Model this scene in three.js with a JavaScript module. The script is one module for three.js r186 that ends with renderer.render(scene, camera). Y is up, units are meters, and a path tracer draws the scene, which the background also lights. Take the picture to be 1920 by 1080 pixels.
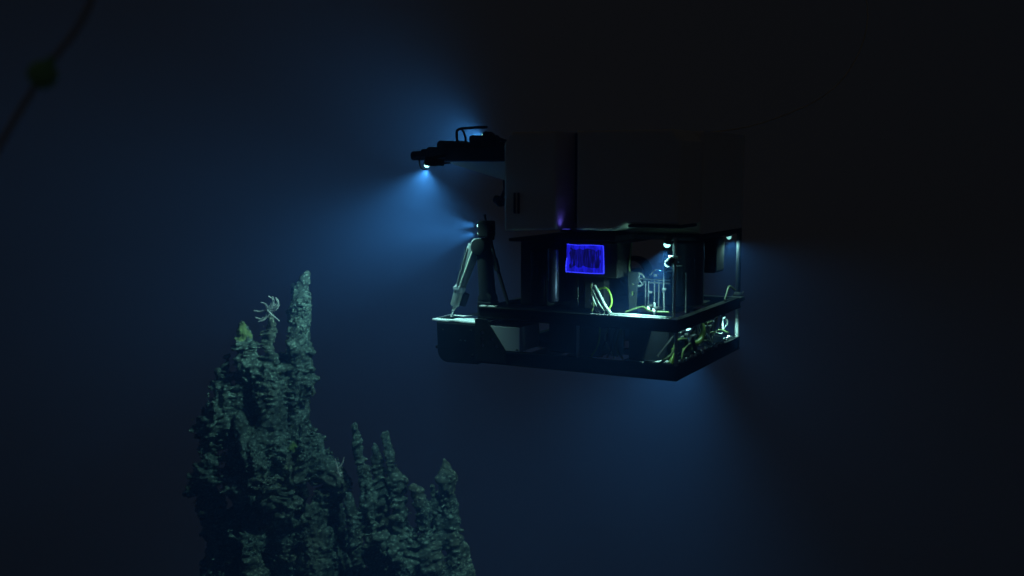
import * as THREE from 'three';
import { RoundedBoxGeometry } from 'three/addons/geometries/RoundedBoxGeometry.js';
import { mergeGeometries } from 'three/addons/utils/BufferGeometryUtils.js';
import { RectAreaLightUniformsLib } from 'three/addons/lights/RectAreaLightUniformsLib.js';

// ---------------------------------------------------------------- camera, water, exposure
const scene = new THREE.Scene();
const EYE = 20, PITCH = Math.atan(220 / 2000), FOCAL = 2000;          // metres above the sea floor; lens in pixels of a 1920 wide picture
const camera = new THREE.PerspectiveCamera(2 * Math.atan(540 / FOCAL) * 180 / Math.PI, 16 / 9, 0.1, 400);
camera.position.set(0, EYE, 0);
camera.rotation.set(-PITCH, 0, 0);
camera.focus = 13;
camera.userData.fStop = 0.8;
const renderer = new THREE.WebGLRenderer({ antialias: true });
renderer.toneMapping = THREE.LinearToneMapping;
renderer.toneMappingExposure = 1.0;
renderer.shadowMap.enabled = true;
scene.background = new THREE.Color().setRGB(0.031, 0.0265, 0.019);      // the deep sea: no sun, next to no daylight
scene.fog = new THREE.FogExp2(new THREE.Color().setRGB(0.12, 0.32, 1.0), 0.05);
const LAMP = new THREE.Color().setRGB(0.42, 1.0, 0.90);
RectAreaLightUniformsLib.init();

// ---------------------------------------------------------------- helpers
let seed = 7;
const rnd = () => { seed = (seed * 1664525 + 1013904223) >>> 0; return seed / 4294967296; };
const rr = (a, b) => a + (b - a) * rnd();
const taken = {};
const numbered = (n) => { taken[n] = (taken[n] ?? -1) + 1; return taken[n] ? n + '_' + String(taken[n]).padStart(3, '0') : n; };
const V = (x, y, z) => new THREE.Vector3(x, y, z);
const lin = (r, g, b) => new THREE.Color().setRGB(r, g, b);
function at(px, py, d) {                                              // where a line of sight meets the plane d metres ahead
  const u = (px - 960) / FOCAL, v = (540 - py) / FOCAL, s = d / (Math.cos(PITCH) + v * Math.sin(PITCH));
  return V(u * s, EYE + (v * Math.cos(PITCH) - Math.sin(PITCH)) * s, -d);
}
function tag(o, label, category, group, kind) {
  if (label) o.userData.label = label;
  if (category) o.userData.category = category;
  if (group) o.userData.group = group;
  if (kind) o.userData.kind = kind;
  return o;
}
function mesh(name, geo, mat, parent) {
  const m = new THREE.Mesh(Array.isArray(geo) ? merge(geo) : geo, mat);
  m.name = name; m.castShadow = m.receiveShadow = true;
  parent.add(m);
  return m;
}
function grp(name, parent) { const g = new THREE.Group(); g.name = name; parent.add(g); return g; }
function merge(list) { return mergeGeometries(list.map((g) => (g.index ? g.toNonIndexed() : g)).map((g) => { for (const k of Object.keys(g.attributes)) if (!['position', 'normal', 'uv'].includes(k)) g.deleteAttribute(k); return g; })); }
function bx(x0, x1, y0, y1, z0, z1, r = 0.012) {
  const w = Math.abs(x1 - x0), h = Math.abs(y1 - y0), d = Math.abs(z1 - z0);
  return new RoundedBoxGeometry(w, h, d, 2, Math.min(r, w * 0.45, h * 0.45, d * 0.45)).translate((x0 + x1) / 2, (y0 + y1) / 2, (z0 + z1) / 2);
}
function rod(a, b, r, r2 = r, seg = 14) {
  const A = V(...a), B = V(...b), d = B.clone().sub(A), g = new THREE.CylinderGeometry(r2, r, d.length(), seg);
  g.applyQuaternion(new THREE.Quaternion().setFromUnitVectors(V(0, 1, 0), d.clone().normalize()));
  return g.translate(...A.add(B).multiplyScalar(0.5).toArray());
}
const tube = (pts, r, n = 40, seg = 8) => new THREE.TubeGeometry(new THREE.CatmullRomCurve3(pts.map((p) => (p.isVector3 ? p : V(...p)))), n, r, seg);
const ball = (p, r) => new THREE.SphereGeometry(r, 20, 14).translate(...p);
function prism(outline, z0, z1, bevel = 0.008, holes = []) {
  const s = new THREE.Shape(outline.map(([x, y]) => new THREE.Vector2(x, y)));
  for (const [x, y, r] of holes) { const h = new THREE.Path(); h.absarc(x, y, r, 0, Math.PI * 2, true); s.holes.push(h); }
  const g = new THREE.ExtrudeGeometry(s, { depth: Math.abs(z1 - z0) - 2 * bevel, bevelEnabled: bevel > 0, bevelSize: bevel, bevelThickness: bevel, bevelOffset: -bevel, bevelSegments: 2, curveSegments: 14 });
  return g.translate(0, 0, Math.min(z0, z1) + bevel);
}
function lathe(profile, p, dir) {                                       // turned part, its axis along dir
  const g = new THREE.LatheGeometry(profile.map(([r, y]) => new THREE.Vector2(r, y)), 24);
  g.applyQuaternion(new THREE.Quaternion().setFromUnitVectors(V(0, 1, 0), V(...dir).normalize()));
  return g.translate(...p);
}

// noise
const hash = (x, y, z) => { let h = Math.imul(x, 374761393) ^ Math.imul(y, 668265263) ^ Math.imul(z, 2147483647 ^ 0x5bd1e995); h = Math.imul(h ^ (h >>> 13), 1274126177); h ^= h >>> 16; return (h >>> 0) / 4294967296; };
function vn(x, y, z) {                                                // value noise, -1 to 1
  const i = Math.floor(x), j = Math.floor(y), k = Math.floor(z);
  let a = x - i, b = y - j, c = z - k;
  a = a * a * (3 - 2 * a); b = b * b * (3 - 2 * b); c = c * c * (3 - 2 * c);
  const L = (p, q, t) => p + (q - p) * t;
  return L(L(L(hash(i, j, k), hash(i + 1, j, k), a), L(hash(i, j + 1, k), hash(i + 1, j + 1, k), a), b), L(L(hash(i, j, k + 1), hash(i + 1, j, k + 1), a), L(hash(i, j + 1, k + 1), hash(i + 1, j + 1, k + 1), a), b), c) * 2 - 1;
}
function worley(x, y, z) {                                            // distance to the nearest of scattered points
  const i = Math.floor(x), j = Math.floor(y), k = Math.floor(z);
  let best = 9;
  for (let a = -1; a < 2; a++) for (let b = -1; b < 2; b++) for (let c = -1; c < 2; c++) {
    const X = i + a, Y = j + b, Z = k + c, h = hash(X, Y, Z), dx = X + h - x, dy = Y + (h * 57.31) % 1 - y, dz = Z + (h * 913.7) % 1 - z, d = dx * dx + dy * dy + dz * dz;
    if (d < best) best = d;
  }
  return Math.sqrt(best);
}

// procedural maps: fine scratches and deposits for painted metal and plastic
function speckle(size, f) {
  const data = new Uint8Array(size * size * 4);
  for (let y = 0; y < size; y++) for (let x = 0; x < size; x++) {
    const v = f(x / size, y / size), i = (y * size + x) * 4;
    data[i] = data[i + 1] = data[i + 2] = Math.max(0, Math.min(255, v * 255)); data[i + 3] = 255;
  }
  const t = new THREE.DataTexture(data, size, size); t.wrapS = t.wrapT = THREE.RepeatWrapping; t.magFilter = THREE.LinearFilter; t.needsUpdate = true;
  return t;
}
const per = (u, v, f, s) => { const a = u * Math.PI * 2, b = v * Math.PI * 2; return vn(Math.cos(a) * f + s, Math.sin(a) * f + Math.cos(b) * f, Math.sin(b) * f + s); };
const wearMap = speckle(256, (u, v) => 0.82 + 0.12 * per(u, v, 3, 1) + 0.1 * per(u, v, 11, 5) + (hash((u * 256) | 0, (v * 256) | 0, 3) > 0.985 ? 0.25 : 0));
const mat = (c, o = {}) => new THREE.MeshPhysicalMaterial({ color: lin(...c), roughness: 0.5, roughnessMap: wearMap, ...o });
const M = {
  black: mat([0.016, 0.017, 0.019], { roughness: 0.85, specularIntensity: 0.4 }),
  frame: mat([0.010, 0.011, 0.012], { roughness: 1, specularIntensity: 0.2 }),
  rail: mat([0.55, 0.57, 0.56], { roughness: 0.55 }),
  alloy: mat([0.42, 0.44, 0.45], { metalness: 0.85, roughness: 0.5 }),
  chrome: mat([0.75, 0.76, 0.76], { metalness: 1, roughness: 0.3 }),
  foam: mat([0.86, 0.80, 0.62], { roughness: 0.8 }),
  white: mat([0.80, 0.83, 0.84], { roughness: 0.6 }),
  tray: mat([0.30, 0.33, 0.36], { roughness: 0.7 }),
  armGrey: mat([0.17, 0.19, 0.19], { roughness: 0.55 }),
  navy: mat([0.05, 0.08, 0.13], { roughness: 0.45 }),
  hose: mat([0.62, 0.68, 0.60], { roughness: 0.5 }),
  green: mat([0.30, 0.46, 0.05], { roughness: 0.5 }),
  olive: mat([0.11, 0.15, 0.05], { roughness: 0.6 }),
  rubber: mat([0.012, 0.012, 0.013], { roughness: 0.8 }),
};
const lensMat = (k) => new THREE.MeshStandardMaterial({ color: lin(0.7, 0.75, 0.75), roughness: 0.2, emissive: lin(0.36, 1.0, 0.92), emissiveIntensity: k });

// ---------------------------------------------------------------- sea floor
{
  const S = 56, N = 180, g = new THREE.PlaneGeometry(S, S, N, N).rotateX(-Math.PI / 2), p = g.attributes.position;
  for (let i = 0; i < p.count; i++) {
    const x = p.getX(i), z = p.getZ(i);
    p.setY(i, 0.35 * vn(x * 0.25, 3, z * 0.25) + 0.16 * vn(x * 0.9, 7, z * 0.9) + 0.05 * vn(x * 3, 1, z * 3));
  }
  g.computeVertexNormals();
  const floor = mesh('sea_floor', g, mat([0.13, 0.13, 0.12], { roughness: 1 }), scene);
  floor.position.set(0, 0, -14);
  tag(floor, 'grey sediment sea floor far below the vehicle', 'sea floor', null, 'structure');
}

// ---------------------------------------------------------------- the chimneys: one solid of joined spires, meshed by surface nets
function nets(f, lo, hi, h) {
  const nx = Math.ceil((hi.x - lo.x) / h) + 1, ny = Math.ceil((hi.y - lo.y) / h) + 1, nz = Math.ceil((hi.z - lo.z) / h) + 1, D = new Float32Array(nx * ny * nz);
  for (let k = 0, q = 0; k < nz; k++) for (let j = 0; j < ny; j++) for (let i = 0; i < nx; i++, q++) D[q] = f(lo.x + i * h, lo.y + j * h, lo.z + k * h);
  const id = new Int32Array(nx * ny * nz).fill(-1), P = [], I = [], nxy = nx * ny, off = [0, 1, nx, nx + 1, nxy, nxy + 1, nxy + nx, nxy + nx + 1];
  const edges = [[0, 1], [2, 3], [4, 5], [6, 7], [0, 2], [1, 3], [4, 6], [5, 7], [0, 4], [1, 5], [2, 6], [3, 7]];
  for (let k = 0; k < nz - 1; k++) for (let j = 0; j < ny - 1; j++) for (let i = 0; i < nx - 1; i++) {
    const q = i + j * nx + k * nxy;
    let n = 0, x = 0, y = 0, z = 0;
    for (const [a, b] of edges) {
      const u = D[q + off[a]], v = D[q + off[b]];
      if (u < 0 === v < 0) continue;
      const t = u / (u - v), g = (a, m) => (a & m ? 1 : 0);
      x += g(a, 1) + t * (g(b, 1) - g(a, 1)); y += g(a, 2) + t * (g(b, 2) - g(a, 2)); z += g(a, 4) + t * (g(b, 4) - g(a, 4)); n++;
    }
    if (!n) continue;
    id[q] = P.length / 3;
    P.push(lo.x + (i + x / n) * h, lo.y + (j + y / n) * h, lo.z + (k + z / n) * h);
  }
  for (let k = 1; k < nz - 1; k++) for (let j = 1; j < ny - 1; j++) for (let i = 1; i < nx - 1; i++) {
    const q = i + j * nx + k * nxy, s = D[q] < 0;
    for (const [st, a, b] of [[1, nx, nxy], [nx, nxy, 1], [nxy, 1, nx]]) {
      if (s === D[q + st] < 0) continue;
      const c = [id[q - a - b], id[q - b], id[q], id[q - a]];
      if (c.some((e) => e < 0)) continue;
      if (s) I.push(c[0], c[1], c[2], c[0], c[2], c[3]); else I.push(c[0], c[2], c[1], c[0], c[3], c[2]);
    }
  }
  return { P, I };
}
const rockMat = new THREE.MeshStandardMaterial({ vertexColors: true, roughness: 0.95 });
function chimney(name, label, spires, rough, tint, bottom) {
  // spires: [part name, [[px, py, depth, radius in metres] ...]]
  const caps = [];
  spires.forEach(([, pts], s) => {
    for (let i = 0; i + 1 < pts.length; i++) {
      const a = at(...pts[i]), b = at(...pts[i + 1]);
      caps.push({ s, a, b, d: b.clone().sub(a), ra: pts[i][3], rb: pts[i + 1][3] });
    }
  });
  for (const c of caps) c.l2 = c.d.lengthSq();
  let who = 0, thick = 0.1;
  const base = (x, y, z) => {
    let m = 9, sum = 0;
    for (const c of caps) {
      const px = x - c.a.x, py = y - c.a.y, pz = z - c.a.z;
      let t = (px * c.d.x + py * c.d.y + pz * c.d.z) / c.l2; t = t < 0 ? 0 : t > 1 ? 1 : t;
      const ex = px - t * c.d.x, ey = py - t * c.d.y, ez = pz - t * c.d.z, r = c.ra + (c.rb - c.ra) * t, e = Math.sqrt(ex * ex + ey * ey + ez * ez) - r;
      if (e < m) { m = e; who = c.s; thick = r; }
      sum += Math.exp(-e / 0.022);
    }
    return Math.max(m - 0.05, -0.022 * Math.log(Math.max(sum, 1e-30)));
  };
  const f = (x, y, z) => {
    const d = base(x, y, z);
    if (d > 0.22 || d < -0.26) return d;
    const k = Math.min(1, 0.30 + thick / 0.24) * rough;
    const wx = x + 0.05 * vn(x * 6, y * 6, z * 6 + 9), wz = z + 0.05 * vn(x * 6 + 4, y * 6, z * 6);
    const big = 0.085 * vn(x * 3.4, y * 2.1, z * 3.4) + 0.05 * vn(x * 8 + 3, y * 5.5, z * 8);
    const flute = -0.07 * Math.max(0, 1 - 3.2 * Math.abs(vn(wx * 5.2 + 7, y * 0.9, wz * 5.2)));
    const shelf = vn(wx * 10, y * 24 + 2 * vn(x * 4, y * 4, z * 4), wz * 10), lip = Math.min(1, Math.max(0, shelf * 2)), ledge = (0.3 + 0.7 * Math.max(0, Math.min(1, 0.5 + 1.5 * vn(x * 2, y * 1.6 + 5, z * 2)))) * (0.055 * lip * lip * (3 - 2 * lip) - 0.035 * Math.max(0, -shelf));
    const w1 = worley(x * 15, y * 17, z * 15), w2 = worley(x * 31 + 5, y * 35, z * 31);
    const zone = Math.min(1, Math.max(0, 0.5 + 1.3 * vn(x * 2.4 + 11, y * 3.1, z * 2.4)));        // knobbly here, layered or massive there
    const knob = (0.35 + 0.75 * zone) * 0.085 * Math.max(-0.35, 0.42 - w1) + (0.25 + 0.8 * zone) * 0.06 * Math.max(-0.35, 0.42 - w2) + (1 - zone) * 0.06 * vn(x * 9, y * 13, z * 9);
    const fine = 0.02 * (0.5 - Math.abs(vn(x * 30, y * 36, z * 30))) + 0.008 * vn(x * 62, y * 70, z * 62), ledge2 = ledge * (1.5 - 0.7 * zone) + flute;
    return d - k * (big + ledge2 + knob + fine);
  };
  const box = new THREE.Box3();
  for (const c of caps) box.expandByPoint(c.a).expandByPoint(c.b);
  box.min.subScalar(0.55); box.max.addScalar(0.4);
  box.min.y = Math.max(box.min.y, bottom);
  for (const c of caps) { const r = Math.max(c.ra, c.rb) + 0.3; for (const p of [c.a, c.b]) { box.min.x = Math.min(box.min.x, p.x - r); box.max.x = Math.max(box.max.x, p.x + r); box.min.z = Math.min(box.min.z, p.z - r); box.max.z = Math.max(box.max.z, p.z + r); } }
  const { P, I } = nets(f, box.min, box.max, 0.0145);
  const whole = new THREE.BufferGeometry();
  whole.setAttribute('position', new THREE.Float32BufferAttribute(P, 3)); whole.setIndex(I); whole.computeVertexNormals();
  const Nn = whole.attributes.normal.array, col = new Float32Array(P.length);
  for (let i = 0; i < P.length; i += 3) {
    const x = P[i], y = P[i + 1], z = P[i + 2];
    const c = [0.145, 0.20, 0.175], a = vn(x * 7, y * 9, z * 7), b = vn(x * 24, y * 30, z * 24), w = worley(x * 17, y * 24, z * 17), e = hash((x * 60) | 0, (y * 60) | 0, (z * 60) | 0);
    const zone = Math.min(1, Math.max(0, 0.5 + 1.3 * vn(x * 2.4 + 11, y * 3.1, z * 2.4)));
    let m = 0.72 + 0.3 * a + 0.35 * b;
    const crust = worley(x * 13 + 2, y * 30, z * 13), flake = worley(x * 30, y * 48 + 7, z * 30);
    if (crust < 0.30 + 0.12 * a) m = 2.1 + 0.8 * b;                    // pale sulphate crusts along the ledges
    if (flake < 0.08 + 0.2 * zone) m = Math.max(m, 1.6 + 1.2 * e);                  // limpets and shell grit
    if (w < 0.16) m = 3.2;
    if (flake > 0.72) m *= 0.6;                                        // bare dark sulphide
    m = Math.max(0.25, m);
    const rust = Math.max(0, vn(x * 3 + 8, y * 3, z * 3)) * 0.5;
    let [r, g, bl] = [c[0] * m * (1 + 0.25 * rust), c[1] * m * (1 - 0.2 * rust), c[2] * m * (1 - 0.45 * rust)];
    for (const [t, R, C] of tint) {                                   // coloured mineral patches
      const d = t.distanceTo(V(x, y, z)) / R + 0.5 * vn(x * 16, y * 16, z * 16);
      if (d < 1) { const q = Math.min(1, (1 - d) * 4), n = 0.8 + 0.4 * b; r += (C[0] * n - r) * q; g += (C[1] * n - g) * q; bl += (C[2] * n - bl) * q; }
    }
    col[i] = r; col[i + 1] = g; col[i + 2] = bl;
  }
  // share the triangles out to the spires that they belong to
  const root = new THREE.Group(); root.name = numbered(name); scene.add(root);
  root.position.set((box.min.x + box.max.x) / 2, 0, (box.min.z + box.max.z) / 2);
  const lists = spires.map(() => []);
  for (let i = 0; i < I.length; i += 3) {
    const [a, b, c] = [I[i] * 3, I[i + 1] * 3, I[i + 2] * 3];
    base((P[a] + P[b] + P[c]) / 3, (P[a + 1] + P[b + 1] + P[c + 1]) / 3, (P[a + 2] + P[b + 2] + P[c + 2]) / 3);
    lists[who].push(I[i], I[i + 1], I[i + 2]);
  }
  lists.forEach((L, s) => {
    if (!L.length) return;
    const map = new Map(), p = [], n = [], c = [], ix = [];
    for (const v of L) {
      if (!map.has(v)) { map.set(v, map.size); for (let k = 0; k < 3; k++) { p.push(P[v * 3 + k] - root.position.getComponent(k)); n.push(Nn[v * 3 + k]); c.push(col[v * 3 + k]); } }
      ix.push(map.get(v));
    }
    const g = new THREE.BufferGeometry();
    g.setAttribute('position', new THREE.Float32BufferAttribute(p, 3)); g.setAttribute('normal', new THREE.Float32BufferAttribute(n, 3)); g.setAttribute('color', new THREE.Float32BufferAttribute(c, 3)); g.setIndex(ix);
    mesh(spires[s][0], g, rockMat, root);
  });
  return tag(root, label, 'rock chimney', 'mineral chimneys');
}
function mound(parent, profile, x, z, s) {                             // the foot of a chimney, down to the sea floor
  const g = new THREE.LatheGeometry(profile.map(([r, y]) => new THREE.Vector2(r, y)), 140), p = g.attributes.position, c = [];
  for (let i = 0; i < p.count; i++) {
    const X = p.getX(i), Y = p.getY(i), Z = p.getZ(i), r = Math.hypot(X, Z) || 1e-6;
    const k = 1 + 0.22 * vn(X * 1.3 + s, Y * 1.1, Z * 1.3) + 0.12 * vn(X * 3.4 + s, Y * 3, Z * 3.4) + 0.07 * (0.5 - worley(X * 5 + s, Y * 6, Z * 5));
    p.setX(i, X * k); p.setZ(i, Z * k); p.setY(i, Y + 0.05 * vn(X * 5, Y * 5, Z * 5) * Math.min(1, r));
    const m = 0.8 + 0.4 * vn(X * 6, Y * 8, Z * 6); c.push(0.18 * m, 0.22 * m, 0.185 * m);
  }
  g.setAttribute('color', new THREE.Float32BufferAttribute(c, 3)); g.computeVertexNormals();
  mesh('foot', g, rockMat, parent).position.set(x - parent.position.x, 0, z - parent.position.z);
}
const steps = (pts, n) => { const c = new THREE.CatmullRomCurve3(pts.map(([r, y]) => V(r, y, 0))); return c.getPoints(n).map((p) => [Math.max(0.001, p.x), p.y]); };
{
  const D = 14.55;
  const tall = chimney('mineral_chimney', 'tall craggy mineral chimney with three lit spires left of the vehicle', [
    ['spire', [[575, 514, D, 0.065], [567, 545, D, 0.125], [562, 590, D, 0.165], [566, 660, D, 0.195], [574, 712, D, 0.183], [562, 750, D, 0.159], [568, 810, D, 0.207], [580, 870, D + 0.05, 0.244]]],
    ['spire', [[508, 596, D - 0.15, 0.037], [509, 630, D - 0.15, 0.102], [507, 690, D - 0.15, 0.154], [510, 760, D - 0.15, 0.185], [516, 830, D - 0.12, 0.195], [530, 900, D - 0.05, 0.246]]],
    ['spire', [[455, 608, D - 0.2, 0.033], [458, 640, D - 0.2, 0.113], [462, 676, D - 0.2, 0.164], [452, 720, D - 0.1, 0.092], [448, 780, D + 0.0, 0.123], [450, 860, D + 0.1, 0.144]]],
    ['spire', [[426, 672, D - 0.15, 0.055], [418, 730, D - 0.15, 0.134], [400, 810, D - 0.1, 0.195], [392, 890, D - 0.1, 0.195]]],
    ['buttress', [[448, 782, D - 0.25, 0.055], [462, 822, D - 0.3, 0.11], [482, 868, D - 0.35, 0.146], [496, 915, D - 0.35, 0.171]]],
    ['buttress', [[600, 835, D, 0.088], [614, 876, D - 0.02, 0.146], [642, 908, D - 0.1, 0.11], [610, 935, D + 0.1, 0.22]]],
    ['shelf', [[350, 926, D - 0.1, 0.06], [375, 908, D - 0.1, 0.10], [405, 898, D - 0.1, 0.15], [440, 915, D - 0.18, 0.16], [485, 930, D - 0.3, 0.15], [530, 945, D - 0.3, 0.171]]],
    ['shelf', [[432, 1006, D - 0.4, 0.088], [468, 1018, D - 0.4, 0.122], [520, 1010, D + 0.1, 0.146]]],
    ['trunk', [[525, 900, D + 0.55, 0.366], [530, 980, D + 0.5, 0.439], [545, 1080, D + 0.4, 0.586], [560, 1180, D + 0.3, 0.805]]],
    ['buttress', [[585, 955, D - 0.15, 0.088], [588, 1000, D - 0.2, 0.207], [600, 1060, D - 0.2, 0.244], [615, 1130, D - 0.2, 0.342]]],
    ['buttress', [[470, 1062, D - 0.5, 0.159], [490, 1110, D - 0.4, 0.244], [505, 1180, D - 0.2, 0.342]]],
    ['buttress', [[530, 950, D - 0.05, 0.159], [528, 1000, D - 0.1, 0.183], [545, 1070, D, 0.244]]],
    ['trunk', [[622, 960, D + 0.35, 0.195], [640, 1060, D + 0.3, 0.317], [660, 1160, D + 0.2, 0.488]]],
      ['core', [[545, 680, D + 0.45, 0.14], [535, 760, D + 0.5, 0.28], [520, 860, D + 0.55, 0.36]]],
    ['buttress', [[392, 920, D + 0.15, 0.12], [405, 980, D + 0.25, 0.2], [420, 1050, D + 0.3, 0.27], [430, 1130, D + 0.3, 0.36]]],
    ['core', [[470, 740, D + 0.45, 0.14], [462, 820, D + 0.5, 0.2], [458, 900, D + 0.5, 0.24], [475, 980, D + 0.5, 0.28]]],
  ], 0.95, [[at(457, 622, D - 0.32), 0.14, [0.27, 0.36, 0.14]], [at(545, 872, D - 0.3), 0.10, [0.34, 0.42, 0.28]], [at(552, 838, D - 0.15), 0.10, [0.24, 0.38, 0.12]]], EYE - 6.7);
  mound(tall, steps([[0.001, EYE - 5.7], [0.45, EYE - 5.8], [0.62, EYE - 6.4], [0.8, EYE - 7.6], [1.0, EYE - 9.5], [1.5, 7], [2.2, 3.6], [3.2, 1.2], [4.6, -0.4]], 150), at(555, 1100, D + 0.3).x, -D - 0.3, 3);
  const E = 14.15;
  const low = chimney('mineral_chimney', 'low cluster of thin knobbly mineral pinnacles below the vehicle front', [
    ['pinnacle', [[664, 796, E, 0.057], [671, 830, E, 0.086], [682, 880, E, 0.091], [692, 940, E, 0.13], [704, 1040, E + 0.1, 0.169]]],
    ['pinnacle', [[723, 818, E + 0.05, 0.067], [730, 850, E + 0.05, 0.102], [740, 900, E + 0.05, 0.117], [748, 970, E, 0.143], [762, 1060, E - 0.1, 0.208]]],
    ['pinnacle', [[703, 832, E + 0.15, 0.048], [709, 870, E + 0.15, 0.086], [716, 930, E + 0.15, 0.104], [728, 1000, E + 0.1, 0.156]]],
    ['pinnacle', [[833, 864, E + 0.1, 0.057], [837, 892, E + 0.1, 0.133], [838, 915, E + 0.1, 0.098], [846, 980, E + 0.1, 0.111], [862, 1080, E + 0.1, 0.169], [872, 1150, E + 0.1, 0.26]]],
    ['pinnacle', [[784, 924, E, 0.094], [792, 960, E, 0.140], [805, 1040, E, 0.169], [815, 1120, E, 0.26]]],
    ['pinnacle', [[811, 912, E + 0.15, 0.048], [818, 945, E + 0.15, 0.094], [832, 1010, E + 0.15, 0.13]]],
    ['pinnacle', [[655, 930, E - 0.05, 0.057], [661, 980, E - 0.05, 0.094], [672, 1050, E - 0.05, 0.156]]],
    ['shelf', [[690, 1008, E - 0.2, 0.065], [722, 1012, E - 0.2, 0.091], [750, 1030, E - 0.15, 0.13]]],
    ['trunk', [[735, 1010, E + 0.45, 0.234], [750, 1080, E + 0.4, 0.442], [765, 1180, E + 0.3, 0.676]]],
  ], 0.7, [], EYE - 6.7);
  mound(low, steps([[0.001, EYE - 6.1], [0.45, EYE - 6.2], [0.65, EYE - 6.8], [0.8, EYE - 8], [1.0, EYE - 10], [1.4, 7], [2.0, 3.6], [2.8, 1.2], [4.0, -0.4]], 140), at(762, 1100, E + 0.3).x, -E - 0.3, 8);
}

// ---------------------------------------------------------------- animals on the chimneys
const pale = mat([0.78, 0.80, 0.76], { roughness: 0.7 });
function taper(points, r0, r1, fringe = 0) {
  const c = new THREE.CatmullRomCurve3(points), n = 26, g = new THREE.TubeGeometry(c, n, 1, 7), p = g.attributes.position, q = V(0, 0, 0);
  for (let i = 0; i <= n; i++) { const o = c.getPointAt(i / n), r = r0 + (r1 - r0) * (i / n); for (let j = 0; j <= 7; j++) { q.fromBufferAttribute(p, i * 8 + j).sub(o).multiplyScalar(r).add(o); p.setXYZ(i * 8 + j, q.x, q.y, q.z); } }
  const out = [g];
  for (let i = 1; i < fringe; i++) {                                   // short spines along both sides
    const t = i / fringe, o = c.getPointAt(t), d = c.getTangentAt(t), s = d.clone().cross(V(0.2, 0.1, 1)).normalize(), len = 0.022 * (1 - 0.6 * t);
    for (const k of [-1, 1]) { const e = o.clone().addScaledVector(s, k * len).addScaledVector(d, len * 0.6); out.push(rod(o.toArray(), e.toArray(), 0.002, 0.001, 4)); }
  }
  return merge(out);
}
{
  const d = 14.27, star = new THREE.Group(), o = at(503, 582, d); star.name = 'feather_star'; star.position.copy(o); scene.add(star);
  tag(star, 'pale feather star with long curling arms on the middle spire', 'feather star');
  mesh('body', lathe([[0.001, -0.03], [0.018, -0.024], [0.022, 0], [0.014, 0.014], [0.001, 0.02]], [0, 0, 0], [0.1, 1, 0.3]), pale, star);
  const arm = (pts) => mesh('arm', taper(pts.map(([x, y, k]) => at(x, y, d + k).sub(o)), 0.013, 0.005, 30), pale, star);
  arm([[503, 580, 0], [509, 570, -0.02], [511, 562, -0.03], [503, 555, -0.03]]);
  arm([[503, 580, 0], [510, 574, -0.03], [514, 565, -0.05], [511, 556, -0.06]]);
  arm([[503, 580, 0], [513, 574, -0.04], [519, 566, -0.06], [517, 557, -0.08]]);
  arm([[503, 581, 0], [515, 577, -0.05], [522, 569, -0.07], [520, 560, -0.1]]);
  arm([[503, 582, 0], [511, 583, -0.04], [519, 579, -0.08], [524, 571, -0.1]]);
  arm([[503, 582, 0], [509, 590, -0.05], [517, 596, -0.08], [524, 602, -0.09]]);
  arm([[503, 582, 0], [502, 592, 0], [494, 600, 0], [484, 603, 0.02]]);
  arm([[503, 582, 0], [499, 590, 0.04], [490, 598, 0.05], [479, 595, 0.06]]);
  arm([[503, 581, 0], [496, 582, 0.05], [486, 584, 0.08], [476, 582, 0.1]]);
  arm([[503, 580, 0], [499, 572, 0.05], [495, 569, 0.08], [489, 567, 0.1]]);
  const e = 13.45, coral = new THREE.Group(), b = at(637, 890, e); coral.name = 'sea_whip'; coral.position.copy(b); scene.add(coral);
  tag(coral, 'small pale forked sea whip on the ledge between the two chimneys', 'sea whip');
  const br = (pts, r) => mesh('branch', taper(pts.map(([x, y]) => at(x, y, e).sub(b)), r * 2.2, 0.008, 0), pale, coral);
  br([[638, 893], [634, 884], [633, 879]], 0.007); br([[633, 880], [631, 871], [628.5, 860]], 0.006); br([[633, 880], [638, 875], [643, 866], [645, 857]], 0.006); br([[632, 885], [635, 888], [642, 887]], 0.006);
}

// ---------------------------------------------------------------- the vehicle: x runs aft, y up, z towards the near side; origin at the near aft bottom corner
const rov = new THREE.Group(); rov.name = 'underwater_vehicle'; scene.add(rov);
rov.position.copy(at(1268, 715, 11)); rov.rotation.y = -28 * Math.PI / 180;
tag(rov, 'dark remotely operated underwater vehicle with lit lamps hovering beside the chimneys', 'submersible');
const W = -2.35;
const P = (name, geo, m, parent = rov) => mesh(name, geo, m, parent);
function spot(parent, name, p, dir, intensity, angle, penumbra, radius = 1.5, color = LAMP) {
  const l = new THREE.SpotLight(color, intensity, 0, angle * Math.PI / 180, penumbra, 2); l.name = name; l.castShadow = true; l.shadow.radius = radius;
  const d = V(...dir).normalize();
  l.position.set(...p).addScaledVector(d, 0.07); l.target = new THREE.Object3D(); l.target.name = name + '_aim'; l.target.position.copy(l.position).add(d);
  parent.add(l, l.target);
}
function lamp(name, p, dir, r, intensity, angle, penumbra, glow, parent = rov) {   // > housing, lens
  const g = grp(name, parent), d = V(...dir).normalize().toArray(), k = r * 0.95;
  mesh('housing', lathe([[0.001, -r * 2.2], [r * 0.7, -r * 2.2], [r, -r * 1.6], [r * 1.05, 0], [r * 1.2, 0.004], [r * 1.2, r * 0.25], [r * 1.0, r * 0.25], [r * 0.95, 0.0], [0.001, -0.002]], p, d), M.black, g);
  mesh('lens', lathe([[0.001, k * 1.4], [k * 0.4, k * 1.32], [k * 0.72, k * 1.09], [k * 0.94, k * 0.74], [k, k * 0.4], [k * 0.94, 0.004]], p, d), lensMat(glow), g);
  if (intensity) spot(g, 'lamp_beam', p.map((c, i) => c + d[i] * (r * 1.4 - 0.045)), d, intensity, angle, penumbra);
  return g;
}

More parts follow.
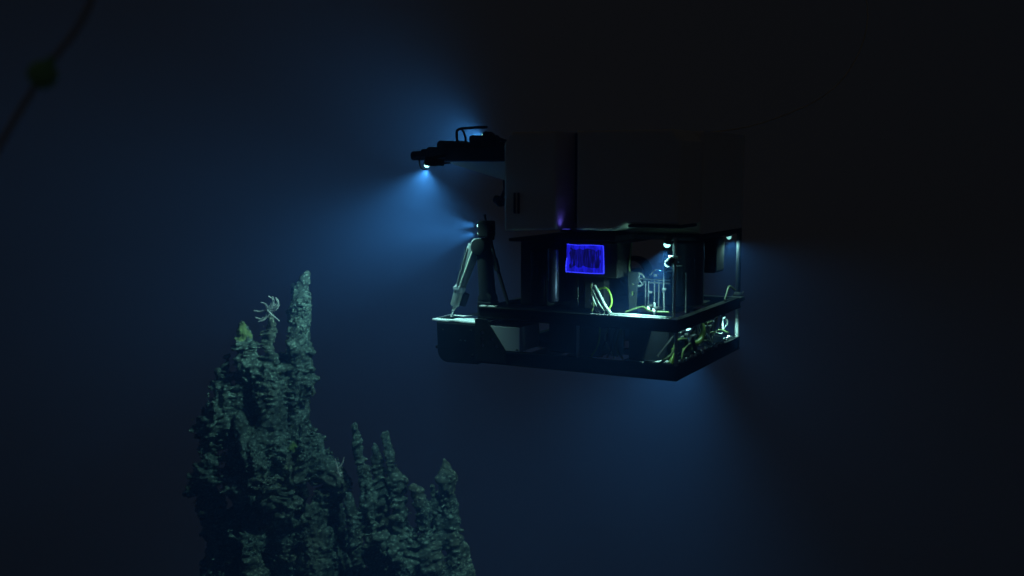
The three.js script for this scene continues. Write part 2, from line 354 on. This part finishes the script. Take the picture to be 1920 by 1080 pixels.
// float pack
const floatFront = [[-2.06, 1.52], [-1.42, 1.55], [-1.42, 2.62], [-1.95, 2.62], [-2.06, 2.5]];
const floatAft = [[-1.17, 1.555], [-0.73, 1.555], [-0.58, 1.635], [0.0, 1.635], [0.02, 2.5], [-0.1, 2.62], [-1.17, 2.62]];
P('float_block', prism(floatFront, -0.01, -0.7, 0.03), M.foam);
P('float_block', prism(floatAft, -0.01, -0.7, 0.03), M.foam);
P('float_block', prism([[-2.05, 1.5], [0.0, 1.5], [0.02, 2.62], [-2.05, 2.62]], -0.72, W + 0.02, 0.03), M.foam);
P('float_wall', bx(-1.415, -1.175, 1.6, 2.61, -0.5, -0.7), M.black);
for (const x of [-1.93, -1.88]) P('vent_slot', bx(x, x + 0.022, 1.72, 1.95, -0.012, 0.004, 0.004), M.frame);
P('hood', prism([[-1.46, 1.44], [-0.72, 1.44], [-0.72, 1.5], [-0.9, 1.53], [-1.2, 1.525], [-1.46, 1.5]], -0.06, -0.6, 0.01), M.black);
P('underside_deck', bx(-2.05, -0.72, 1.40, 1.435, -0.1, W + 0.1), M.black);
P('underside_deck', bx(-0.565, 0.012, 1.6, 1.63, -0.004, -0.55, 0.006), M.black);
P('underside_deck', bx(-0.71, 0.0, 1.44, 1.49, -0.55, W + 0.02), M.black);

// skid frame: upper and lower rails on four sides, posts, trays
for (const [y0, y1] of [[0.515, 0.64], [0.0, 0.15]]) {
  const lip = (x0, x1, z0, z1) => [bx(x0, x1, y0, y1, z0, z1, 0.015), bx(x0 - 0.004, x1 + 0.004, y1 - 0.018, y1 + 0.004, z0 + 0.004, z1 - 0.004, 0.004), bx(x0 - 0.004, x1 + 0.004, y0 - 0.004, y0 + 0.016, z0 + 0.004, z1 - 0.004, 0.004)];
  P('frame_rail', lip(-2.38, 0.0, 0, -0.08), M.frame);
  P('frame_rail', lip(-2.38, 0.0, W + 0.08, W), M.frame);
  P('frame_rail', lip(-0.08, -0.003, -0.085, W + 0.085), M.frame);
  P('frame_rail', lip(-2.37, -2.3, -0.085, W + 0.085), M.frame);
}
P('deck_strip', [bx(-0.76, -0.36, 0.645, 0.654, -0.003, -0.077, 0.003), bx(-0.355, 0.0, 0.645, 0.656, -0.005, -0.075, 0.003), bx(-1.0, -0.79, 0.645, 0.65, -0.02, -0.06, 0.002)], M.white);
for (const [x, z, y1] of [[-0.02, -0.03, 0.515], [-1.15, -0.04, 0.515], [-2.34, W + 0.04, 0.515], [-1.15, W + 0.04, 0.515]]) P('frame_post', rod([x, 0.14, z], [x, y1, z], 0.018), M.alloy);
P('frame_post', rod([-0.03, 0.1, W + 0.03], [-0.03, 0.62, W + 0.03], 0.024), M.rail);
P('frame_post', rod([-0.03, 0.66, W + 0.03], [-0.03, 1.5, W + 0.03], 0.03), M.black);
P('frame_post', rod([-2.0, 0.64, W + 0.1], [-2.0, 1.42, W + 0.1], 0.03), M.frame);
P('post_joint', [ball([-0.03, 0.66, W + 0.03], 0.06), bx(-0.11, 0.05, 0.6, 0.66, W - 0.02, W + 0.11, 0.02)], M.black);
for (const [x0, x1] of [[-1.84, -1.5], [-1.42, -1.1], [-0.72, -0.42]]) P('floor_tray', [bx(x0, x1, 0.105, 0.12, -0.1, -0.75, 0.004), bx(x0, x1, 0.12, 0.15, -0.745, -0.76, 0.004)], M.tray);
P('floor_beam', bx(-2.3, -0.1, 0.03, 0.1, -1.1, -1.2), M.frame);
// equipment in the skid
P('battery_box', bx(-1.66, -1.3, 0.13, 0.48, -0.35, -1.0, 0.02), M.black);
P('battery_box', bx(-1.24, -0.98, 0.13, 0.46, -0.25, -1.0, 0.02), M.black);
P('battery_box', bx(-0.66, -0.2, 0.13, 0.49, -0.3, -0.9, 0.02), M.black);
P('cable_tray', bx(-0.9, -0.8, 0.14, 0.5, -0.35, -0.5, 0.01), M.tray);
P('sample_box', [bx(-2.36, -1.85, 0.158, 0.44, -0.003, -0.5, 0.01)], M.white);
P('latch', bx(-1.9, -1.875, 0.175, 0.19, 0.008, -0.006, 0.003), M.black);
P('gusset_plate', prism([[-2.42, 0.02], [-2.42, 0.51], [-2.27, 0.51], [-2.23, 0.45], [-2.02, 0.16], [-2.02, 0.02]], 0.004, 0.02, 0.003, [[-2.325, 0.355, 0.027], [-2.325, 0.28, 0.027], [-2.325, 0.205, 0.027], [-2.2, 0.28, 0.027], [-2.145, 0.205, 0.027]]), M.black);

// front porch
const pr = []; for (let i = 0; i <= 8; i++) { const a = Math.PI + i * Math.PI / 16; pr.push([-2.84 + 0.14 * Math.cos(a), 0.09 + 0.14 * Math.sin(a)]); }
P('porch', prism([[-2.99, 0.42], ...pr, [-2.43, -0.04], [-2.43, 0.42]], -0.06, -1.35, 0.012), mat([0.006, 0.0062, 0.0065], { roughness: 1, specularIntensity: 0.15 }));
P('porch_plate', prism([[-3.08, 0.03], [-2.98, -0.0], [-2.83, -0.0], [-2.79, 0.05], [-2.72, 0.05], [-2.68, 0.01], [-2.45, 0.01], [-2.42, 0.1], [-2.42, 0.46], [-3.08, 0.46]].map(([x, z]) => [x, z - 0.0]), 0, 0.02, 0.004).rotateX(-Math.PI / 2).translate(0, 0.428, -0.08), M.white);
for (let i = 0; i < 6; i++) P('porch_rib', bx(-3.03 + i * 0.035, -3.02 + i * 0.035, 0.447, 0.458, -0.16, -0.42, 0.003), M.frame);
for (const [x, y] of [[-2.9, 0.33], [-2.66, 0.22], [-2.6, 0.22], [-2.5, 0.06], [-2.52, 0.35]]) P('bolt', lathe([[0.001, 0.01], [0.012, 0.01], [0.014, 0]], [x, y, -0.06], [0, 0, 1]), M.frame);
P('bumper', tube([[-3.0, 0.12, -0.08], [-3.02, 0.12, -0.3], [-3.02, 0.12, -1.1], [-3.0, 0.12, -1.33]], 0.02), M.rubber);

// manipulator arm, folded
{
  const a = grp('manipulator_arm', rov), z = -0.3;
  mesh('shoulder', [lathe([[0.001, -0.09], [0.085, -0.09], [0.095, -0.06], [0.095, 0.06], [0.085, 0.09], [0.001, 0.09]], [-2.43, 0.7, z], [0, 0, 1]), bx(-2.52, -2.33, 0.46, 0.68, z - 0.1, z + 0.1, 0.02)], M.frame, a);
  mesh('upper_arm', [rod([-2.43, 0.7, z], [-2.475, 1.27, z], 0.1, 0.09, 22), rod([-2.36, 0.76, z + 0.03], [-2.40, 1.2, z + 0.03], 0.022)], M.frame, a);
  mesh('elbow_joint', lathe([[0.001, -0.11], [0.085, -0.11], [0.1, -0.08], [0.1, 0.08], [0.085, 0.11], [0.001, 0.11]], [-2.51, 1.31, z], [0, 0, 1]), M.frame, a);
  mesh('forearm', [rod([-2.60, 1.32, z], [-2.79, 0.86, z], 0.084, 0.066, 22), rod([-2.5, 1.33, z], [-2.6, 1.32, z], 0.084, 0.084, 22)], M.armGrey, a);
  mesh('hydraulic_cylinder', [rod([-2.67, 1.3, z + 0.08], [-2.75, 1.06, z + 0.08], 0.02), rod([-2.75, 1.06, z + 0.08], [-2.81, 0.86, z + 0.08], 0.011), ball([-2.755, 1.05, z + 0.05], 0.024)], M.chrome, a);
  mesh('hydraulic_hose', tube([[-2.56, 1.3, z + 0.1], [-2.62, 1.16, z + 0.1], [-2.68, 1.02, z + 0.095], [-2.74, 0.9, z + 0.08], [-2.78, 0.82, z + 0.05]], 0.010), M.hose, a);
  mesh('wrist', [lathe([[0.001, -0.05], [0.06, -0.05], [0.068, -0.02], [0.068, 0.03], [0.05, 0.06], [0.001, 0.06]], [-2.805, 0.81, z], [-0.4, -1, 0]), bx(-2.86, -2.77, 0.79, 0.84, z - 0.075, z + 0.075, 0.012)], M.tray, a);
  mesh('wrist_cylinder', [rod([-2.82, 0.77, z], [-2.88, 0.60, z], 0.062, 0.055, 20), rod([-2.88, 0.60, z], [-2.9, 0.555, z], 0.03)], M.armGrey, a);
  mesh('wrist_motor', rod([-2.76, 0.74, z - 0.05], [-2.81, 0.60, z - 0.05], 0.05, 0.045, 18), M.frame, a);
  for (const k of [-1, 1]) mesh('gripper_jaw', [tube([[-2.9, 0.57, z + 0.01 * k], [-2.905 + 0.015 * k, 0.53, z + 0.035 * k], [-2.91, 0.485, z + 0.03 * k], [-2.93, 0.455, z + 0.012 * k]], 0.011, 16), ball([-2.905 + 0.01 * k, 0.545, z + 0.028 * k], 0.016)], M.chrome, a);
}
// lamp bar on its pole
{
  const g = grp('twin_lamp', rov), z = -0.3;
  mesh('housing', [bx(-2.52, -2.37, 1.425, 1.615, z - 0.09, z + 0.09, 0.02), bx(-2.44, -2.36, 1.39, 1.47, z - 0.05, z + 0.05, 0.015), bx(-2.38, -2.345, 1.5, 1.57, z - 0.04, z + 0.04, 0.01)], M.black, g);
  mesh('antenna', [rod([-2.45, 1.61, z], [-2.465, 1.67, z], 0.012), ball([-2.465, 1.675, z], 0.017)], M.black, g);
  mesh('pole', [rod([-2.40, 1.43, z], [-2.32, 1.12, z], 0.02), rod([-2.335, 1.18, z], [-2.30, 1.04, z], 0.033), rod([-2.32, 1.12, z], [-2.16, 0.66, z], 0.02)], M.black, g);
  for (const [x, y, dy] of [[-2.53, 1.555, 0.03], [-2.525, 1.465, -0.16]]) {
    const d = [-1, dy, 0.1];
    mesh('lens', lathe([[0.001, 0.034], [0.016, 0.031], [0.028, 0.02], [0.034, 0]], [x, y, z], d), lensMat(8), g);
    mesh('bezel', lathe([[0.035, -0.012], [0.046, -0.012], [0.046, 0.002], [0.036, 0.002]], [x, y, z], d), M.black, g);
    spot(g, 'lamp_beam', [x, y, z], d, 26, 29, 0.6);
  }
}
// boom with its lamps
P('boom', [bx(-3.2, -2.0, 2.30, 2.47, -0.2, -0.42, 0.02), bx(-3.02, -2.0, 2.46, 2.52, -0.22, -0.4, 0.01), rod([-3.2, 2.375, -0.31], [-3.46, 2.37, -0.31], 0.058, 0.055, 20), bx(-3.3, -3.18, 2.35, 2.45, -0.23, -0.39, 0.015)], M.black);
P('boom_bracket', prism([[-2.92, 2.295], [-2.06, 2.295], [-2.06, 2.06], [-2.86, 2.27]], -0.22, -0.4, 0.006), M.white);
for (const [x, r] of [[-3.0, 0.055], [-2.86, 0.05], [-2.78, 0.05]]) P('boom_clamp', [rod([x, 2.49, -0.2], [x, 2.49, -0.42], r, r, 18), bx(x - 0.05, x + 0.05, 2.44, 2.49, -0.21, -0.41, 0.01)], M.black);
P('guard_rail', [tube([[-2.79, 2.48, -0.24], [-2.805, 2.6, -0.24], [-2.80, 2.655, -0.24], [-2.77, 2.672, -0.24], [-2.6, 2.685, -0.24], [-2.4, 2.69, -0.24]], 0.016, 50), tube([[-2.68, 2.48, -0.24], [-2.69, 2.58, -0.24], [-2.72, 2.65, -0.24], [-2.74, 2.675, -0.24]], 0.014, 24)], M.black);
P('boom_actuator', [bx(-2.64, -2.32, 2.5, 2.6, -0.22, -0.42, 0.03), rod([-2.66, 2.54, -0.32], [-2.3, 2.54, -0.32], 0.045, 0.045, 18)], M.black);
{
  const d = [-0.38, -0.9, -0.25];
  lamp('boom_lamp', [-2.935, 2.275, 0.2], d, 0.036, 32, 62, 0.6, 6);
  P('lamp_guard', [tube([[-3.0, 2.34, 0.25], [-3.005, 2.27, 0.25], [-2.98, 2.21, 0.23], [-2.91, 2.21, 0.22]], 0.008, 20), bx(-2.89, -2.75, 2.245, 2.32, 0.12, 0.28, 0.015), rod([-2.75, 2.28, 0.2], [-2.63, 2.28, 0.2], 0.012)], M.black);
  P('lamp_outrigger', [rod([-2.85, 2.34, 0.24], [-2.96, 2.36, -0.25], 0.022), bx(-2.94, -2.81, 2.32, 2.345, 0.14, 0.26, 0.008)], M.black);
  lamp('boom_lamp', [-2.62, 2.6, -0.62], [-1, -0.02, -0.35], 0.05, 28, 54, 0.85, 7);
  P('lamp_arm', [rod([-2.55, 2.56, -0.62], [-2.45, 2.48, -0.38], 0.02), rod([-2.5, 2.58, -0.62], [-2.3, 2.5, -0.75], 0.02)], M.black);
}
{
  const g = grp('camera_pod', rov);
  mesh('housing', [ball([-2.26, 1.84, -0.3], 0.062), rod([-2.29, 1.86, -0.3], [-2.33, 1.87, -0.3], 0.05, 0.045, 18), rod([-2.24, 1.88, -0.3], [-2.2, 1.96, -0.3], 0.025)], M.black, g);
  mesh('hook', tube([[-2.2, 1.95, -0.3], [-2.21, 2.02, -0.3], [-2.215, 2.08, -0.3], [-2.18, 2.12, -0.3], [-2.1, 2.1, -0.3]], 0.012), M.frame, g);
}

// under the float, forward: housings and the blue light panel
P('electronics_housing', bx(-1.98, -1.62, 0.66, 1.4, -0.25, -1.1, 0.03), M.black);
P('electronics_housing', bx(-1.95, -1.3, 0.66, 1.38, -1.2, -2.0, 0.03), M.black);
P('pressure_cylinder', lathe([[0.001, -0.3], [0.055, -0.3], [0.065, -0.28], [0.065, 0.28], [0.055, 0.3], [0.001, 0.3]], [-1.48, 1.04, -0.09], [0, 1, 0]), mat([0.08, 0.08, 0.14], { metalness: 0.5, roughness: 0.4 }));
P('pressure_cylinder', lathe([[0.001, -0.3], [0.07, -0.3], [0.08, -0.28], [0.08, 0.28], [0.07, 0.3], [0.001, 0.3]], [-1.71, 1.0, -0.16], [0, 1, 0]), M.black);
P('panel_mount', [bx(-1.36, -0.74, 1.03, 1.44, -0.16, -0.45, 0.02), bx(-1.2, -0.95, 0.66, 1.03, -0.3, -0.45, 0.015)], M.black);
{
  const g = grp('light_panel', rov), w = 128, h = 96, data = new Uint8Array(w * h * 4);
  for (let y = 0; y < h; y++) for (let x = 0; x < w; x++) {              // crinkled film with upright streaks
    const u = x / w, v = y / h, s = 0.5 + 0.5 * vn(u * 34, v * 4, 2), t = Math.max(0, vn(u * 60, v * 3 + 8, 6)), edge = Math.min(u, 1 - u, v * 0.75, (1 - v) * 0.75);
    const k = (edge < 0.12 + 0.07 * vn(u * 9, v * 9, 4) ? 0.5 + 0.5 * s : 0.24 + 0.34 * s * s + 0.6 * t ** 2) + (hash(x, y, 5) > 0.996 ? 0.5 : 0), i = (y * w + x) * 4;
    data.set([Math.min(44, k * 30), Math.min(44, k * 30), Math.min(255, k * 255), 255], i);
  }
  const film = new THREE.DataTexture(data, w, h); film.magFilter = THREE.LinearFilter; film.colorSpace = THREE.SRGBColorSpace; film.needsUpdate = true;
  const pm = new THREE.MeshStandardMaterial({ color: lin(0.02, 0.02, 0.06), roughness: 0.4, emissive: lin(1, 1, 1), emissiveMap: film, emissiveIntensity: 1.7 });
  const sheet = new THREE.PlaneGeometry(0.455, 0.3, 40, 26), p = sheet.attributes.position;
  for (let i = 0; i < p.count; i++) { const x = p.getX(i), y = p.getY(i); p.setZ(i, 0.006 * vn(x * 30, y * 6, 1)); p.setX(i, x * (1 - 0.03 * y / 0.15)); }
  sheet.computeVertexNormals();
  mesh('light_film', sheet.translate(-1.11, 1.235, -0.13), pm, g);
  const strip = new THREE.MeshStandardMaterial({ color: lin(0.1, 0.1, 0.3), emissive: lin(0.03, 0.04, 1.0), emissiveIntensity: 2.6, roughness: 0.4 });
  mesh('light_strip', tube([[-1.335, 1.085, -0.118], [-1.2, 1.082, -0.118], [-1.05, 1.08, -0.118], [-0.885, 1.083, -0.118]], 0.0045), strip, g);
  mesh('light_strip', tube([[-1.335, 1.085, -0.118], [-1.337, 1.14, -0.118], [-1.332, 1.19, -0.118], [-1.325, 1.24, -0.118]], 0.005), strip, g);
  mesh('light_strip', tube([[-0.885, 1.083, -0.118], [-0.887, 1.2, -0.118], [-0.89, 1.3, -0.118], [-0.895, 1.385, -0.118]], 0.005), strip, g);
  mesh('light_strip', tube([[-1.325, 1.39, -0.118], [-1.2, 1.383, -0.118], [-1.05, 1.388, -0.118], [-0.895, 1.385, -0.118]], 0.0035), strip, g);
  const area = new THREE.RectAreaLight(lin(0.03, 0.03, 1.0), 0.8, 0.44, 0.3); area.name = 'panel_light'; area.position.set(-1.11, 1.235, -0.1); area.rotation.y = Math.PI; g.add(area);
}
{
  const g = grp('violet_lamp', rov);                                    // small lamp in the gap between the float blocks
  mesh('housing', bx(-1.40, -1.3, 1.525, 1.55, -0.1, -0.2, 0.006), M.black, g);
  mesh('lens', bx(-1.385, -1.32, 1.55, 1.556, -0.115, -0.185, 0.002), new THREE.MeshStandardMaterial({ color: lin(0.1, 0.1, 0.3), emissive: lin(0.1, 0.1, 1.0), emissiveIntensity: 0.5 }), g);
  spot(g, 'violet_beam', [-1.35, 1.54, -0.15], [-0.5, 1, 0.1], 0.03, 75, 0.9, 2, lin(0.12, 0.1, 1.0));
}
P('hanging_rod', rod([-1.19, 0.72, -0.12], [-1.19, 0.92, -0.12], 0.006), M.chrome);
P('hanging_rod', rod([-1.02, 0.78, -0.12], [-1.02, 0.98, -0.12], 0.007), M.chrome);
P('bracket_plate', prism([[-0.66, 0.66], [-0.58, 0.66], [-0.56, 1.1], [-0.68, 1.1]], -0.3, -0.32, 0.003, [[-0.62, 0.86, 0.025], [-0.615, 0.96, 0.012]]), mat([0.02, 0.024, 0.024]));

// hoses that cross the deck
for (const [pts, r, m] of [
  [[[-1.0, 0.94, -0.14], [-0.93, 0.86, -0.1], [-0.84, 0.74, -0.06], [-0.77, 0.665, -0.05]], 0.019, M.hose],
  [[[-1.04, 0.9, -0.16], [-0.98, 0.82, -0.12], [-0.92, 0.74, -0.1], [-0.85, 0.665, -0.07]], 0.011, M.hose],
  [[[-1.05, 0.84, -0.17], [-1.0, 0.76, -0.14], [-0.95, 0.7, -0.1], [-0.89, 0.662, -0.06]], 0.010, M.hose],
  [[[-1.07, 0.78, -0.17], [-1.02, 0.72, -0.13], [-0.96, 0.68, -0.1], [-0.93, 0.66, -0.06]], 0.009, M.hose],
  [[[-0.98, 0.9, -0.2], [-0.88, 0.92, -0.18], [-0.82, 0.85, -0.16], [-0.8, 0.76, -0.14], [-0.83, 0.68, -0.12]], 0.010, M.green],
  [[[-1.06, 0.96, -0.18], [-1.05, 0.84, -0.17], [-1.02, 0.72, -0.16], [-1.03, 0.66, -0.14]], 0.010, M.olive],
  [[[-0.76, 0.66, -0.04], [-0.6, 0.664, -0.035], [-0.4, 0.664, -0.045], [-0.2, 0.662, -0.04], [-0.05, 0.66, -0.04]], 0.012, M.hose],
]) P('hose', tube(pts, r), m);

// aft bay
P('lamp_post', [rod([-0.075, 0.645, -0.1], [-0.075, 1.5, -0.1], 0.017), rod([-0.075, 1.31, -0.1], [-0.075, 1.44, -0.1], 0.024), bx(-0.13, -0.02, 1.28, 1.31, -0.14, -0.06, 0.008), bx(-0.12, -0.03, 0.64, 0.66, -0.075, -0.13, 0.005)], M.rail);
lamp('bay_lamp', [-0.14, 1.445, -0.05], [-0.2, -0.95, 0.04], 0.038, 11, 54, 0.6, 4);
lamp('bay_lamp', [-0.125, 1.235, -0.05], [-0.6, -0.65, -0.2], 0.036, 5, 52, 0.6, 4);
P('lamp_clamp', rod([-0.13, 1.47, -0.09], [-0.075, 1.49, -0.1], 0.012), M.alloy);
P('lamp_clamp', [rod([-0.115, 1.26, -0.08], [-0.075, 1.27, -0.1], 0.012), rod([-0.075, 1.265, -0.1], [-0.02, 1.25, -0.1], 0.010)], M.alloy);
{
  const g = grp('hand_wheel', rov), c = [-0.67, 0.985, -0.6];
  mesh('rim', new THREE.TorusGeometry(0.072, 0.011, 10, 32).translate(...c), M.rail, g);
  for (let i = 0; i < 3; i++) { const a = i * Math.PI / 3 + 0.3; mesh('spoke', rod([c[0] - 0.07 * Math.cos(a), c[1] - 0.07 * Math.sin(a), c[2]], [c[0] + 0.07 * Math.cos(a), c[1] + 0.07 * Math.sin(a), c[2]], 0.008), M.rail, g); }
  mesh('hub', [rod([c[0], c[1], c[2] - 0.06], [c[0], c[1], c[2] + 0.02], 0.022), rod([c[0], c[1], c[2] - 0.3], [c[0], c[1], c[2]], 0.012)], M.alloy, g);
}
for (const [y, x0, x1] of [[1.0, -0.6, -0.28], [0.965, -0.52, -0.28]]) P('valve_bar', rod([x0, y, -0.55], [x1, y, -0.55], 0.011), M.alloy);
for (const x of [-0.565, -0.53, -0.46, -0.41]) P('tie_rod', rod([x, 0.66, -0.55], [x, x < -0.5 ? 0.98 : 1.0, -0.55], 0.008), M.alloy);
P('tie_rod', rod([0.02 - 0.1, 0.66, -0.5], [-0.08, 1.1, -0.5], 0.008), M.alloy);
for (const [p, r, m] of [
  [[[-0.3, 0.66, -0.42], [-0.3, 1.1, -0.42], [-0.27, 1.16, -0.42], [-0.1, 1.18, -0.42]], 0.010, M.alloy], [[[-0.72, 0.7, -0.5], [-0.7, 0.9, -0.5], [-0.74, 1.1, -0.5], [-0.72, 1.4, -0.5]], 0.013, M.olive],
  [[[-0.5, 1.05, -0.5], [-0.42, 1.12, -0.5], [-0.3, 1.1, -0.5], [-0.2, 1.12, -0.5]], 0.008, M.alloy], [[[-0.68, 0.66, -0.25], [-0.5, 0.72, -0.3], [-0.4, 0.69, -0.25], [-0.2, 0.68, -0.3]], 0.012, M.olive],
  
]) P('pipe', tube(p, r), m);
for (const [x, y] of [[-0.22, 1.14], [-0.4, 1.05], [-0.46, 0.86], [-0.3, 0.9]]) P('pipe_clamp', bx(x - 0.02, x + 0.02, y, y + 0.025, -0.4, -0.44, 0.005), M.alloy);
P('valve_block', [bx(-0.6, -0.36, 0.645, 0.70, -0.4, -0.7, 0.01), bx(-0.5, -0.42, 0.70, 0.75, -0.48, -0.6, 0.01)], M.frame);
{
  const g = grp('deck_lamp', rov);
  mesh('stand', [rod([-0.30, 0.655, -0.12], [-0.30, 0.80, -0.12], 0.013), bx(-0.33, -0.27, 0.645, 0.66, -0.09, -0.15, 0.004)], M.rail, g);
  for (const [x, y] of [[-0.345, 0.748], [-0.285, 0.728]]) {
    mesh('housing', lathe([[0.001, -0.05], [0.02, -0.05], [0.027, -0.03], [0.03, 0.004], [0.022, 0.004]], [x, y, -0.075], [-0.5, -0.35, 0.8]), M.black, g);
    mesh('lens', lathe([[0.001, 0.014], [0.013, 0.012], [0.024, 0.002]], [x, y, -0.075], [-0.5, -0.35, 0.8]), lensMat(5), g);
  }
  spot(g, 'lamp_beam', [-0.33, 0.74, -0.06], [-1, -0.25, 0.12], 2.0, 50, 0.6, 1);
}
P('hydraulic_tank', [lathe([[0.001, -0.38], [0.2, -0.38], [0.22, -0.35], [0.22, 0.33], [0.2, 0.36], [0.001, 0.38]], [-0.32, 1.04, -1.15], [0, 1, 0]), lathe([[0.222, -0.01], [0.228, -0.01], [0.228, 0.03], [0.222, 0.03]], [-0.32, 1.2, -1.15], [0, 1, 0])], M.navy);
P('thruster', [lathe([[0.15, -0.1], [0.19, -0.1], [0.2, 0], [0.18, 0.1], [0.15, 0.1]], [-0.95, 1.0, -1.2], [0, 0, 1]), lathe([[0.001, -0.12], [0.05, -0.12], [0.05, 0.1], [0.001, 0.14]], [-0.95, 1.0, -1.2], [0, 0, 1]), bx(-1.1, -0.8, 0.98, 1.02, -1.17, -1.21, 0.01)], M.frame);
P('winch_box', bx(-0.5, -0.14, 0.98, 1.4, -1.75, -2.1, 0.03), M.black);
P('winch_box', bx(-0.75, -0.52, 0.66, 1.42, -1.6, -2.2, 0.03), M.black);
for (let i = 0; i < 4; i++) P('deck_plate', bx(-2.29 + i * 0.485, -1.815 + i * 0.485, 0.575, 0.59, -0.09, W + 0.09, 0.004), M.black);

// aft lamps
lamp('stern_lamp', [-0.13, 1.40, -2.22], [0.25, -1, 0.05], 0.032, 4.0, 84, 0.5, 1.5);
lamp('keel_lamp', [-0.42, 0.36, -1.6], [-0.35, -1, -0.1], 0.05, 22, 58, 0.9, 5);
lamp('corner_lamp', [-0.11, 0.44, -2.0], [0.1, -1, -0.3], 0.022, 1.6, 74, 0.6, 5);
P('lamp_bracket', bx(-0.13, -0.05, 0.48, 0.51, -1.96, -2.04, 0.008), M.black);
P('lamp_bracket', bx(-0.2, -0.06, 1.43, 1.47, -2.16, -2.28, 0.01), M.black);
P('lamp_bracket', [rod([-0.42, 0.44, -1.6], [-0.42, 0.56, -1.6], 0.02), bx(-0.5, -0.06, 0.54, 0.565, -1.56, -1.64, 0.008)], M.black);

P('rail_cap', bx(-2.38, -2.31, 0.645, 0.66, -0.01, -0.07, 0.005), M.white);
P('rail_cap', bx(-2.27, -2.18, 0.645, 0.66, -0.01, -0.07, 0.005), M.white);
// cables, hoses and fittings in the stern end of the skid
{
  const kinds = [[M.olive, 0.015], [M.rubber, 0.014], [M.olive, 0.012], [M.hose, 0.007], [M.rubber, 0.02], [M.rubber, 0.013], [M.olive, 0.016]];
  for (let i = 0; i < 18; i++) {
    const z = -0.16 - i * 0.115 + rr(-0.03, 0.03), [m, r] = kinds[i % 7], x = rr(-0.3, -0.11), h = rr(0.2, 0.46), l = rr(0.08, 0.3);
    P('hose', tube([[x - 0.1, rr(0.14, 0.3), z + rr(0, 0.15)], [x, h * rr(0.5, 1), z - l * rr(0, 0.5)], [x + rr(-0.03, 0.04), h, z - l * rr(0.4, 1)], [x + 0.04, rr(0.16, 0.36), z - l * rr(0.8, 2)], [x - 0.02, rr(0.14, 0.3), z - l * 2 - 0.05]].map(([a, b, c]) => [Math.min(a, -0.1), b, Math.max(c, W + 0.1)]), r, 32), m);
  }
  P('hose', tube([[-0.13, 0.27, -0.85], [-0.11, 0.255, -1.0], [-0.11, 0.285, -1.15], [-0.12, 0.36, -1.24], [-0.15, 0.42, -1.3]], 0.032, 30), M.green);
  P('hose', tube([[-0.11, 0.15, -0.12], [-0.11, 0.22, -0.2], [-0.13, 0.27, -0.3], [-0.2, 0.25, -0.42]], 0.028, 30), M.green);
  P('hose', tube([[-0.14, 0.3, -1.72], [-0.12, 0.45, -1.75], [-0.12, 0.49, -1.88], [-0.13, 0.43, -1.98], [-0.14, 0.28, -2.0]], 0.02, 30), M.tray);
  P('spill_tray', prism([[-0.3, 0.0], [-0.1, 0.0], [-0.1, 0.2], [-0.26, 0.14]], 0, 0.012, 0.002).rotateX(-Math.PI / 2).translate(0, 0.155, -0.09), M.white);
  for (let i = 0; i < 26; i++) {
    const z = -0.25 - i * 0.078 + rr(-0.02, 0.02), x = rr(-0.075, -0.012), s = rr(0.009, 0.022);
    P('fitting', [lathe([[0.001, 0], [s, 0], [s, s * 1.2], [s * 0.6, s * 1.4], [s * 0.6, s * 2.2], [0.001, s * 2.3]], [x, 0.153, z], [rr(-0.5, 0.5), 1, rr(-0.5, 0.5)])], i % 3 ? M.chrome : M.white);
  }
  for (let i = 0; i < 7; i++) { const z = -0.5 - i * 0.2, y = rr(0.3, 0.45); P('fitting', [bx(-0.16, -0.12, y, y + 0.03, z, z - rr(0.05, 0.14), 0.008), rod([-0.14, y - 0.1, z - 0.03], [-0.14, y, z - 0.03], 0.008)], i % 2 ? M.alloy : M.tray); }
  P('shelf_plate', bx(-0.42, -0.1, 0.135, 0.148, -0.1, -1.15, 0.003), M.frame);
  P('hose', tube([[-0.03, 0.74, -2.2], [-0.06, 0.8, -2.05], [-0.05, 0.72, -1.9], [-0.04, 0.66, -1.8]], 0.012), M.olive);
  P('fitting', [ball([0.03, 0.7, W + 0.0], 0.018), rod([0.0, 0.68, W + 0.03], [0.03, 0.7, W], 0.01)], M.chrome);
  for (let i = 0; i < 6; i++) { const x = -1.02 + rr(-0.02, 0.3); P('hose', tube([[x, 0.48, -0.25], [x + rr(-0.05, 0.05), 0.38, -0.2], [x + rr(-0.06, 0.06), 0.26, -0.18], [x + rr(-0.1, 0.1), 0.15, -0.2]], rr(0.008, 0.013)), [M.olive, M.green, M.rubber, M.hose, M.olive, M.rubber][i]); }
}
// tether from the stern of the float up towards the ship
P('tether', tube([[-0.2, 2.6, -1.2], [0.5, 2.72, -1.3], [1.2, 3.1, -1.6], [1.45, 3.8, -2.0], [1.2, 4.8, -2.3], [0.8, 7, -2.5], [0.4, 12, -2.6], [0.2, 21, -2.6]], 0.010, 140), mat([0.9, 0.8, 0.55]));

// ---------------------------------------------------------------- slack tether with its float, upper left
{
  const d = 3.4, g = new THREE.Group(), o = at(80, 140, d); g.name = 'tether_cable'; g.position.copy(o); scene.add(g);
  tag(g, 'slack dark cable with a green float in the upper left corner', 'cable');
  const c = (px, py, k = 0) => at(px, py, d + k).sub(o);
  mesh('cable', tube([c(-160, 640, -0.5), c(-60, 390, -0.25), c(0, 272, -0.1), c(45, 196), c(80, 140), c(112, 96), c(140, 60), c(165, 15), c(185, -60), c(200, -200, 0.5)], 0.010, 90, 10), mat([0.33, 0.33, 0.33]), g);
  mesh('float', [new THREE.SphereGeometry(0.045, 28, 20), rod([0.02, 0.03, 0], [0.036, 0.053, 0], 0.016, 0.013)], mat([0.22, 0.55, 0.2], { roughness: 0.6 }), g);
}

renderer.render(scene, camera);
